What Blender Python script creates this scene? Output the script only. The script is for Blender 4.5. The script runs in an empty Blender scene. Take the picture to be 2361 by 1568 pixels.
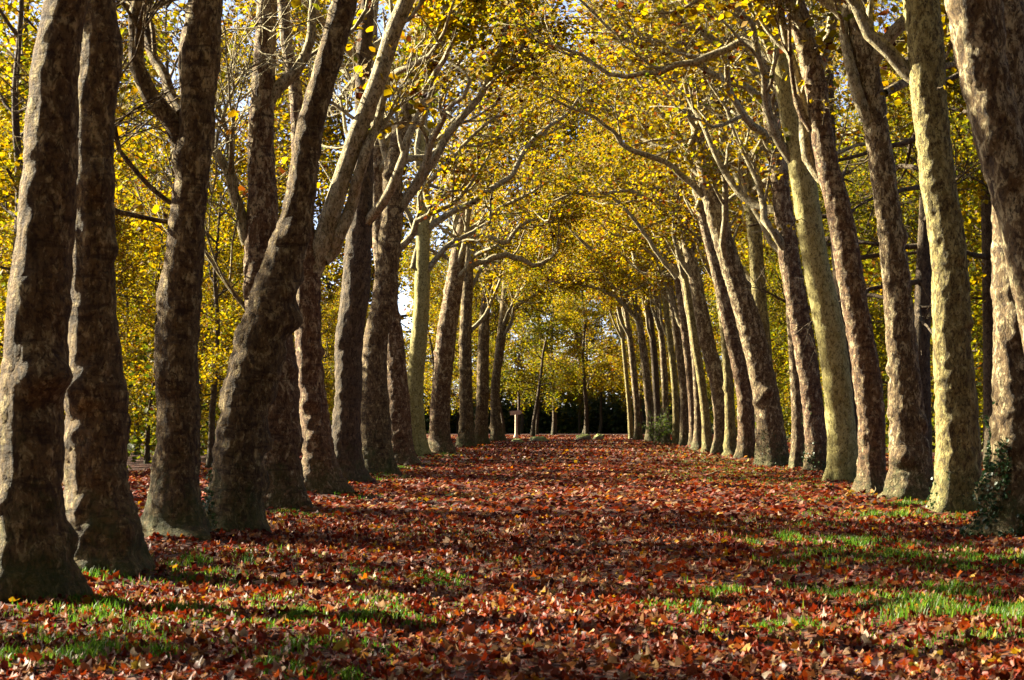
import bpy, math, random
import numpy as np
from mathutils import Vector, Matrix, Euler

# ------------------------------------------------------------------ camera, sky, sun
random.seed(7)
RNG = np.random.default_rng(7)
SC = bpy.context.scene
COL = SC.collection
K = 1024 / 2361.0                      # traced pixels are on a 2361 px wide copy of the photograph
F = 2255.0                             # focal length in pixels of the 1024 px picture
CAM = np.array((0.0, 0.0, 1.5))
YAW, PITCH = math.atan(51.8 / F), math.atan(78.5 / F)
cam_data = bpy.data.cameras.new('camera')
cam_data.lens = F / 1024 * 36.0
cam_data.sensor_width = 36.0
cam_data.clip_start, cam_data.clip_end = 0.1, 6000
cam_data.dof.use_dof = True
cam_data.dof.focus_distance = 60
cam_data.dof.aperture_fstop = 9.0
cam = bpy.data.objects.new('camera', cam_data)
COL.objects.link(cam)
cam.location = CAM
cam.rotation_euler = (math.pi / 2 + PITCH, 0, YAW)
SC.camera = cam
R3 = np.array(Euler((math.pi / 2 + PITCH, 0, YAW)).to_matrix())

SUN_AZ, SUN_EL = math.radians(66), math.radians(27)      # azimuth counted to the left of the avenue's direction
world = bpy.data.worlds.new('World')
SC.world = world
world.use_nodes = True
wn = world.node_tree
bg = wn.nodes['Background']
sky = wn.nodes.new('ShaderNodeTexSky')
sky.sky_type = 'NISHITA'
sky.sun_disc = False
sky.air_density = 0.35
sky.dust_density = 1.2
sky.ozone_density = 0.2
sky.sun_elevation = SUN_EL
sky.sun_rotation = (-SUN_AZ) % (2 * math.pi)
wn.links.new(sky.outputs[0], bg.inputs[0])
bg.inputs[1].default_value = 0.05
sd = bpy.data.lights.new('sun', 'SUN')
sd.energy = 5.0
sd.angle = math.radians(0.5)
sd.color = (1.0, 0.91, 0.68)
sun = bpy.data.objects.new('sun', sd)
COL.objects.link(sun)
SDIR = Vector((-math.cos(SUN_EL) * math.sin(SUN_AZ), math.cos(SUN_EL) * math.cos(SUN_AZ), math.sin(SUN_EL)))
sun.rotation_euler = SDIR.to_track_quat('Z', 'Y').to_euler()
SC.view_settings.view_transform = 'Standard'
SC.view_settings.look = 'None'
SC.view_settings.exposure = 2.9
SC.view_settings.gamma = 1.0
SC.render.engine = 'CYCLES'
SC.cycles.max_bounces = 5
SC.cycles.diffuse_bounces = 3
SC.cycles.transmission_bounces = 4
SC.cycles.glossy_bounces = 2
SC.cycles.caustics_reflective = False
SC.cycles.caustics_refractive = False
SC.cycles.use_denoising = True

# ------------------------------------------------------------------ helpers
def pix_dir(x, y):
    d = R3 @ np.array(((x * K - 512) / F, -(y * K - 340) / F, -1.0))
    return d

def ground_at(x, y):
    d = pix_dir(x, y)
    t = -CAM[2] / d[2]
    return CAM + d * t

def at_depth(x, y, Y):
    d = pix_dir(x, y)
    return CAM + d * (Y / d[1])

def vnoise(P, seed=0):
    P = np.asarray(P, float)
    I = np.floor(P).astype(np.int64)
    f = P - I
    f = f * f * (3 - 2 * f)
    out = 0
    for dx in (0, 1):
        for dy in (0, 1):
            for dz in (0, 1):
                h = ((I[:, 0] + dx) * 374761393 + (I[:, 1] + dy) * 668265263 + (I[:, 2] + dz) * 1274126177 + seed * 974634533) & 0xFFFFFFFF
                h = ((h ^ (h >> 13)) * 1274126177) & 0xFFFFFFFF
                h = (h ^ (h >> 16)) & 0xFFFF
                w = (f[:, 0] if dx else 1 - f[:, 0]) * (f[:, 1] if dy else 1 - f[:, 1]) * (f[:, 2] if dz else 1 - f[:, 2])
                out = out + w * (h / 65535.0)
    return out * 2 - 1

def gz(x, y):
    x = np.atleast_1d(np.asarray(x, float)); y = np.atleast_1d(np.asarray(y, float))
    z = np.zeros_like(x)
    P = np.stack([x * 0.9, y * 0.6, z], 1)
    fade = np.clip((200 - np.hypot(x, y)) / 100, 0, 1)
    h = (0.030 * vnoise(P, 3) + 0.018 * vnoise(P * 3.1, 4)) * fade
    for xr in (-1.15, 2.5):                                   # two faint wheel tracks along the avenue
        w = xr + 0.25 * np.sin(y * 0.11 + xr)
        h = h - 0.055 * fade * np.exp(-((x - w) / 0.24) ** 2) + 0.03 * fade * np.exp(-((x - w - 0.55) / 0.3) ** 2)
    for bx, by in BASES:                                      # soil heaped round the trunks
        q = ((x - bx) ** 2 + (y - by) ** 2)
        h = h + 0.11 * np.exp(-q / 0.55)
    return h

def mesh_np(name, V, faces):
    """faces: list of int arrays (n,3) or (n,4)"""
    me = bpy.data.meshes.new(name)
    V = np.asarray(V, np.float32)
    me.vertices.add(len(V))
    me.vertices.foreach_set('co', V.ravel())
    faces = [f for f in faces if len(f)]
    nl = sum(f.size for f in faces)
    npoly = sum(len(f) for f in faces)
    me.loops.add(nl)
    me.polygons.add(npoly)
    li = np.concatenate([f.ravel() for f in faces]).astype(np.int32)
    tot = np.concatenate([np.full(len(f), f.shape[1]) for f in faces]).astype(np.int32)
    st = np.concatenate([[0], np.cumsum(tot)[:-1]]).astype(np.int32)
    me.loops.foreach_set('vertex_index', li)
    me.polygons.foreach_set('loop_start', st)
    me.polygons.foreach_set('loop_total', tot)
    me.polygons.foreach_set('use_smooth', np.ones(npoly, bool))
    me.update(calc_edges=True)
    return me

def obj(name, me, mat, parent=None, kind=None):
    o = bpy.data.objects.new(name, me)
    COL.objects.link(o)
    if mat is not None and me is not None and not me.materials:
        me.materials.append(mat)
    if parent is not None:
        o.parent = parent
    if kind:
        o['kind'] = kind
    return o

def tag(o, label, cat, group=None):
    o['label'] = label
    o['category'] = cat
    if group:
        o['group'] = group
    return o

def empty(name, loc, rz=0, s=1.0):
    o = bpy.data.objects.new(name, None)
    o.empty_display_size = 0.2
    COL.objects.link(o)
    o.location = loc
    o.rotation_euler = (0, 0, rz)
    o.scale = (s, s, s)
    return o

def tube(P, R, n, wob=None):
    """rings along a path: verts, quads, end cap tris"""
    P = np.asarray(P, float); R = np.asarray(R, float)
    T = np.gradient(P, axis=0)
    T /= np.linalg.norm(T, axis=1)[:, None] + 1e-9
    ref = np.array((0.0, 1.0, 0.0)) if abs(T[:, 1]).max() < 0.9 else np.array((0.83, 0.0, 0.55))
    U = np.cross(T, ref); U /= np.linalg.norm(U, axis=1)[:, None] + 1e-9
    W = np.cross(T, U)
    a = np.arange(n) * 2 * math.pi / n
    V = P[:, None, :] + R[:, None, None] * (np.cos(a)[None, :, None] * U[:, None, :] + np.sin(a)[None, :, None] * W[:, None, :])
    m = len(P)
    i = np.arange(m - 1)[:, None] * n
    j = np.arange(n)[None, :]
    j2 = (j + 1) % n
    Q = np.stack([i + j, i + j2, i + n + j2, i + n + j], -1).reshape(-1, 4)
    return V.reshape(-1, 3), Q

class Bag:
    def __init__(s): s.V = []; s.Q = []; s.T = []; s.n = 0
    def add(s, V, Q=None, T=None):
        s.V.append(V)
        if Q is not None: s.Q.append(Q + s.n)
        if T is not None: s.T.append(T + s.n)
        s.n += len(V)
    def mesh(s, name):
        f = []
        if s.Q: f.append(np.concatenate(s.Q))
        if s.T: f.append(np.concatenate(s.T))
        return mesh_np(name, np.concatenate(s.V), f)

def rot_frames(n, rng, up=0.45, droop=0.0):
    """random leaf frames: normal biased upwards"""
    N = rng.normal(size=(n, 3)); N[:, 2] = np.abs(N[:, 2]) * (1 - up) + up * 1.6
    N /= np.linalg.norm(N, axis=1)[:, None]
    A = rng.normal(size=(n, 3)); A[:, 2] -= droop
    A -= (A * N).sum(1)[:, None] * N
    A /= np.linalg.norm(A, axis=1)[:, None] + 1e-9
    return A, np.cross(N, A), N

# outline of small crown leaves: kite with a notch, folded on the midrib (4 triangles)
LEAF4 = np.array(((0, -0.5, 0), (0.46, -0.12, .10), (0.30, 0.30, .06), (0, 0.5, 0), (-0.30, 0.30, .06), (-0.46, -0.12, .10)))
LEAF4_T = np.array(((0, 1, 2), (0, 2, 3), (0, 3, 4), (0, 4, 5)))
LEAF2 = np.array(((0, -0.5, 0), (0.40, 0.05, .10), (0, 0.5, 0), (-0.40, 0.05, .10)))
LEAF2_T = np.array(((0, 1, 2), (0, 2, 3)))

def leaves(C, size, rng, proto=LEAF2, tris=LEAF2_T, up=0.45, droop=0.4):
    n = len(C)
    A, B, N = rot_frames(n, rng, up, droop)
    s = (size * rng.uniform(0.65, 1.3, n))[:, None, None]
    L = proto
    V = C[:, None, :] + s * (L[None, :, 0:1] * B[:, None, :] + L[None, :, 1:2] * A[:, None, :] + L[None, :, 2:3] * N[:, None, :])
    T = (np.arange(n)[:, None, None] * len(L) + tris[None]).reshape(-1, 3)
    return V.reshape(-1, 3), T

# ------------------------------------------------------------------ materials
class NT:
    def __init__(s, name):
        s.m = bpy.data.materials.new(name); s.m.use_nodes = True
        s.t = s.m.node_tree; s.t.nodes.clear()
        s.out = s.t.nodes.new('ShaderNodeOutputMaterial')
    def n(s, typ, ins=None, **kw):
        nd = s.t.nodes.new('ShaderNode' + typ)
        for k, v in kw.items(): setattr(nd, k, v)
        for k, v in (ins or {}).items(): s.put(nd.inputs[k], v)
        return nd
    def put(s, sock, v):
        if hasattr(v, 'is_output'): s.t.links.new(v, sock)
        elif hasattr(v, 'outputs'): s.t.links.new(v.outputs[0], sock)
        else: sock.default_value = v
    def math(s, op, a, b=0.0, clamp=False):
        nd = s.n('Math', {0: a, 1: b}, operation=op); nd.use_clamp = clamp
        return nd.outputs[0]
    def ramp(s, fac, stops, interp='LINEAR'):
        nd = s.n('ValToRGB', {0: fac}); cr = nd.color_ramp; cr.interpolation = interp
        while len(cr.elements) < len(stops): cr.elements.new(0.5)
        for e, (p, c) in zip(cr.elements, stops):
            e.position = p; e.color = (*c, 1) if len(c) == 3 else c
        return nd.outputs[0]
    def mix(s, fac, a, b, blend='MIX'):
        nd = s.n('Mix', data_type='RGBA', blend_type=blend)
        s.put(nd.inputs[0], fac); s.put(nd.inputs[6], a if hasattr(a, 'is_output') else (*a, 1)); s.put(nd.inputs[7], b if hasattr(b, 'is_output') else (*b, 1))
        return nd.outputs[2]
    def surf(s, sh):
        s.t.links.new(sh.outputs[0] if hasattr(sh, 'outputs') else sh, s.out.inputs[0]); return s.m

def bark_mat(name, dark, mid, pale, bias=0.0, ring=0.5, moss=0.6):
    t = NT(name)
    co = t.n('TexCoord').outputs['Object']
    rnd = t.n('ObjectInfo').outputs['Random']
    off = t.n('CombineXYZ', {0: t.math('MULTIPLY', rnd, 37.0), 1: t.math('MULTIPLY', rnd, 91.0), 2: 0.0})
    p = t.n('VectorMath', {0: co, 1: off}, operation='ADD').outputs[0]
    z = t.n('SeparateXYZ', {0: co}).outputs[2]
    st = t.n('Mapping', {0: p, 'Scale': (1, 1, 0.55)})
    blot = t.n('TexNoise', {'Vector': st, 'Scale': 8.0, 'Detail': 6.0, 'Roughness': 0.7, 'Distortion': 0.5}).outputs[0]
    fac = t.math('ADD', blot, t.math('ADD', bias, t.math('MULTIPLY', z, 0.012)))
    dark, mid, pale = (tuple(v * .72 for v in q) for q in (dark, mid, pale))
    base = t.ramp(fac, ((0.38, dark), (0.47, mid), (0.54, mid), (0.63, pale)))
    fl = t.n('TexNoise', {'Vector': st, 'Scale': 38.0, 'Detail': 4.0}).outputs[0]
    base = t.mix(t.ramp(fl, ((0.30, (1, 1, 1)), (0.48, (0, 0, 0)))), base, tuple(c * 0.45 for c in dark))
    big = t.n('TexNoise', {'Vector': p, 'Scale': 0.7, 'Detail': 1.0}).outputs[0]
    base = t.mix(t.math('MULTIPLY', big, 0.5), base, t.mix(0.5, base, (0.15, 0.12, 0.035)))
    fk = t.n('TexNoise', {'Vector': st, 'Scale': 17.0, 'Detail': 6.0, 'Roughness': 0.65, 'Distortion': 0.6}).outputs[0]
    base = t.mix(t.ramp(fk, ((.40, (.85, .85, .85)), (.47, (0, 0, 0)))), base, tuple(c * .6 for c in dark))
    base = t.mix(t.ramp(fk, ((.58, (0, 0, 0)), (.64, (.45, .45, .45)))), base, pale)
    if ring > .6:
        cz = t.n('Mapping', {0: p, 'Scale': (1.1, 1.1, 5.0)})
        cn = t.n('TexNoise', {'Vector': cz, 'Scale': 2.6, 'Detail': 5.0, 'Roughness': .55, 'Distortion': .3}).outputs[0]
        base = t.mix(t.ramp(cn, ((.34, (.7, .7, .7)), (.44, (0, 0, 0)))), base, tuple(c * .5 for c in dark))  # crease shadow painted into the bark colour as dark horizontal lines
    mn = t.n('TexNoise', {'Vector': p, 'Scale': 3.6, 'Detail': 8.0, 'Roughness': 0.8}).outputs[0]
    low = t.n('MapRange', {0: z, 1: 0.0, 2: 1.9, 3: 0.15, 4: -0.22}).outputs[0]
    mk = t.ramp(t.math('ADD', mn, low), ((0.50, (0, 0, 0)), (0.68, (1, 1, 1))))
    base = t.mix(t.math('MULTIPLY', mk, moss), base, (0.028, 0.046, 0.004))
    bs = t.n('Mapping', {0: p, 'Scale': (1, 1, 1.9 if ring > .6 else 0.6)})
    b1 = t.n('TexNoise', {'Vector': bs, 'Scale': 20.0, 'Detail': 8.0, 'Roughness': 0.68}).outputs[0]
    fs = t.ramp(fk, ((.44, (0, 0, 0)), (.50, (.6, .6, .6)), (.56, (.65, .65, .65)), (.60, (1, 1, 1))))
    hgt = t.math('ADD', b1, t.math('MULTIPLY', fs, 0.5))
    if ring > .6: hgt = t.math('ADD', hgt, t.math('MULTIPLY', t.math('MINIMUM', cn, .48), 2.0))
    bp = t.n('Bump', {'Strength': 1.0, 'Distance': 0.03 if ring > .25 else 0.012, 'Height': hgt})
    s = t.n('BsdfPrincipled', {'Base Color': base, 'Roughness': 0.85, 'Specular IOR Level': 0.25, 'Normal': bp.outputs[0]})
    return t.surf(s)

def leaf_mat(name, stops, trans=0.5, clump=None, rough=0.55, spec=0.12, objvar=0.15, dim=0.31, tl=1.35):
    t = NT(name)
    r = t.n('NewGeometry').outputs['Random Per Island']
    pos = t.n('NewGeometry').outputs['Position']
    nz = t.n('TexNoise', {'Vector': pos, 'Scale': 0.35, 'Detail': 2.0}).outputs[0]
    orn = t.n('ObjectInfo').outputs['Random']
    f = t.math('ADD', r, t.math('ADD', t.math('MULTIPLY', t.math('SUBTRACT', nz, 0.5), clump if clump is not None else 0.5), t.math('MULTIPLY', t.math('SUBTRACT', orn, 0.5), objvar)), True)
    c = t.ramp(f, [(p, tuple(v * dim for v in col)) for p, col in stops])
    d = t.n('BsdfPrincipled', {'Base Color': c, 'Roughness': rough, 'Specular IOR Level': spec})
    tr = t.n('BsdfTranslucent', {0: t.mix(1.0, c, (tl, tl, tl), 'MULTIPLY')})
    mx = t.n('MixShader', {0: trans, 1: d, 2: tr})
    return t.surf(mx)

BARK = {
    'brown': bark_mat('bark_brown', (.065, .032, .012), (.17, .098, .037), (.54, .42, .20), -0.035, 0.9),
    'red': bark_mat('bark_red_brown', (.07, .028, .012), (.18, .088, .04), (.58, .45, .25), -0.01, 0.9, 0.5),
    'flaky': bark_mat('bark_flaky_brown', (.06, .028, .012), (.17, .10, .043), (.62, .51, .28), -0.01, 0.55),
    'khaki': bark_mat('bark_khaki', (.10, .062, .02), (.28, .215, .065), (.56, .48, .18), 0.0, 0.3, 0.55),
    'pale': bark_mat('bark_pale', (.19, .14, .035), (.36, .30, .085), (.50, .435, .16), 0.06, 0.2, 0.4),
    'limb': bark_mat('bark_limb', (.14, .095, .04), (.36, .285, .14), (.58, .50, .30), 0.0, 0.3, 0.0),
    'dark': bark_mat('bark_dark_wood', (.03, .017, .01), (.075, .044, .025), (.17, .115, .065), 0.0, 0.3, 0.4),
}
GOLD = ((0.0, (.10, .022, .006)), (0.09, (.34, .08, .006)), (0.18, (.66, .34, .004)), (0.40, (.84, .535, .004)), (0.75, (.78, .59, .006)), (0.93, (.48, .46, .01)), (1.0, (.22, .28, .01)))
M_GOLD = leaf_mat('leaf_gold', GOLD, 0.55)
M_FOREST = leaf_mat('leaf_forest_gold', ((0, (.26, .06, .006)), (.08, (.62, .32, .004)), (.40, (.80, .535, .004)), (.75, (.62, .50, .008)), (1, (.28, .33, .01))), 0.55, 0.9)
M_OLIVE = leaf_mat('leaf_forest_olive', ((0, (.50, .20, .006)), (.12, (.68, .46, .006)), (.42, (.58, .50, .008)), (.75, (.36, .37, .010)), (1, (.13, .18, .010))), 0.55, 0.9)
M_GREEN = leaf_mat('leaf_dark_green', ((0, (.03, .05, .012)), (.5, (.05, .085, .016)), (.85, (.11, .14, .02)), (1, (.30, .26, .03))), 0.3, 0.5, 0.4, 0.4, 0.15, 0.85)
M_IVY = leaf_mat('leaf_ivy', ((0, (.012, .03, .012)), (.6, (.025, .055, .02)), (1, (.06, .10, .03))), 0.2, 0.4, 0.45, 0.25, 0.15, 1.0)
LITTER = ((0.0, (.06, .007, .003)), (0.22, (.17, .015, .004)), (0.45, (.33, .032, .006)), (0.62, (.46, .07, .008)), (0.73, (.30, .10, .032)), (0.84, (.48, .24, .11)), (0.90, (.68, .13, .005)), (0.95, (.72, .40, .01)), (1.0, (.74, .48, .32)))
M_LITTER = leaf_mat('leaf_litter_dry', LITTER, 0.28, 0.35, 0.55, 0.15, 0.0, 0.36)
M_GRASS = leaf_mat('grass_blades', ((0, (.05, .15, .010)), (.5, (.10, .24, .014)), (.85, (.19, .30, .02)), (1, (.34, .30, .05))), 0.5, 0.3, 0.45, 0.15, 0.1, 0.46)

M_TWIG = leaf_mat('leaf_twig_yellow', ((0, (.62, .32, .006)), (.3, (.85, .55, .006)), (1, (.85, .60, .01))), 0.5, 0.3)
M_UNDER = leaf_mat('leaf_undergrowth', ((0, (.55, .30, .006)), (.2, (.48, .38, .008)), (.5, (.24, .26, .010)), (1, (.07, .12, .008))), 0.5, 0.9)
M_SAP = leaf_mat('leaf_sapling', ((0, (.06, .13, .012)), (1, (.20, .27, .02))), 0.4, 0.3, 0.45, 0.25, 0.1, 0.5)

def ground_mat():
    t = NT('ground_leaf_mould')
    pos = t.n('NewGeometry').outputs['Position']
    v = t.n('TexVoronoi', {'Vector': pos, 'Scale': 13.0})
    r = t.n('SeparateColor', {0: v.outputs['Color']}).outputs[0]
    c = t.ramp(r, ((0, (.012, .004, .002)), (.35, (.035, .007, .003)), (.65, (.065, .013, .005)), (.85, (.09, .035, .018)), (1, (.12, .035, .006))))
    n2 = t.n('TexNoise', {'Vector': pos, 'Scale': 0.5, 'Detail': 4.0}).outputs[0]
    c = t.mix(t.ramp(n2, ((.4, (0, 0, 0)), (.7, (.6, .6, .6)))), c, (.025, .014, .007))
    b = t.n('Bump', {'Strength': 0.9, 'Distance': 0.04, 'Height': t.math('ADD', v.outputs['Distance'], r)})
    return t.surf(t.n('BsdfPrincipled', {'Base Color': c, 'Roughness': 0.8, 'Specular IOR Level': 0.2, 'Normal': b.outputs[0]}))

def plain_noise_mat(name, a, b, scale=6.0, rough=0.8, green=None):
    t = NT(name)
    co = t.n('TexCoord').outputs['Object']
    n = t.n('TexNoise', {'Vector': co, 'Scale': scale, 'Detail': 6.0, 'Roughness': 0.65}).outputs[0]
    c = t.ramp(n, ((.35, a), (.65, b)))
    if green:
        nz = t.n('SeparateXYZ', {0: t.n('NewGeometry').outputs['Normal']}).outputs[2]
        g = t.ramp(t.math('ADD', t.math('MULTIPLY', nz, .55), t.math('MULTIPLY', n, .6)), ((.42, (0, 0, 0)), (.6, (1, 1, 1))))
        c = t.mix(g, c, green)
    bp = t.n('Bump', {'Strength': 0.7, 'Distance': 0.03, 'Height': n})
    return t.surf(t.n('BsdfPrincipled', {'Base Color': c, 'Roughness': rough, 'Normal': bp.outputs[0]}))

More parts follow.
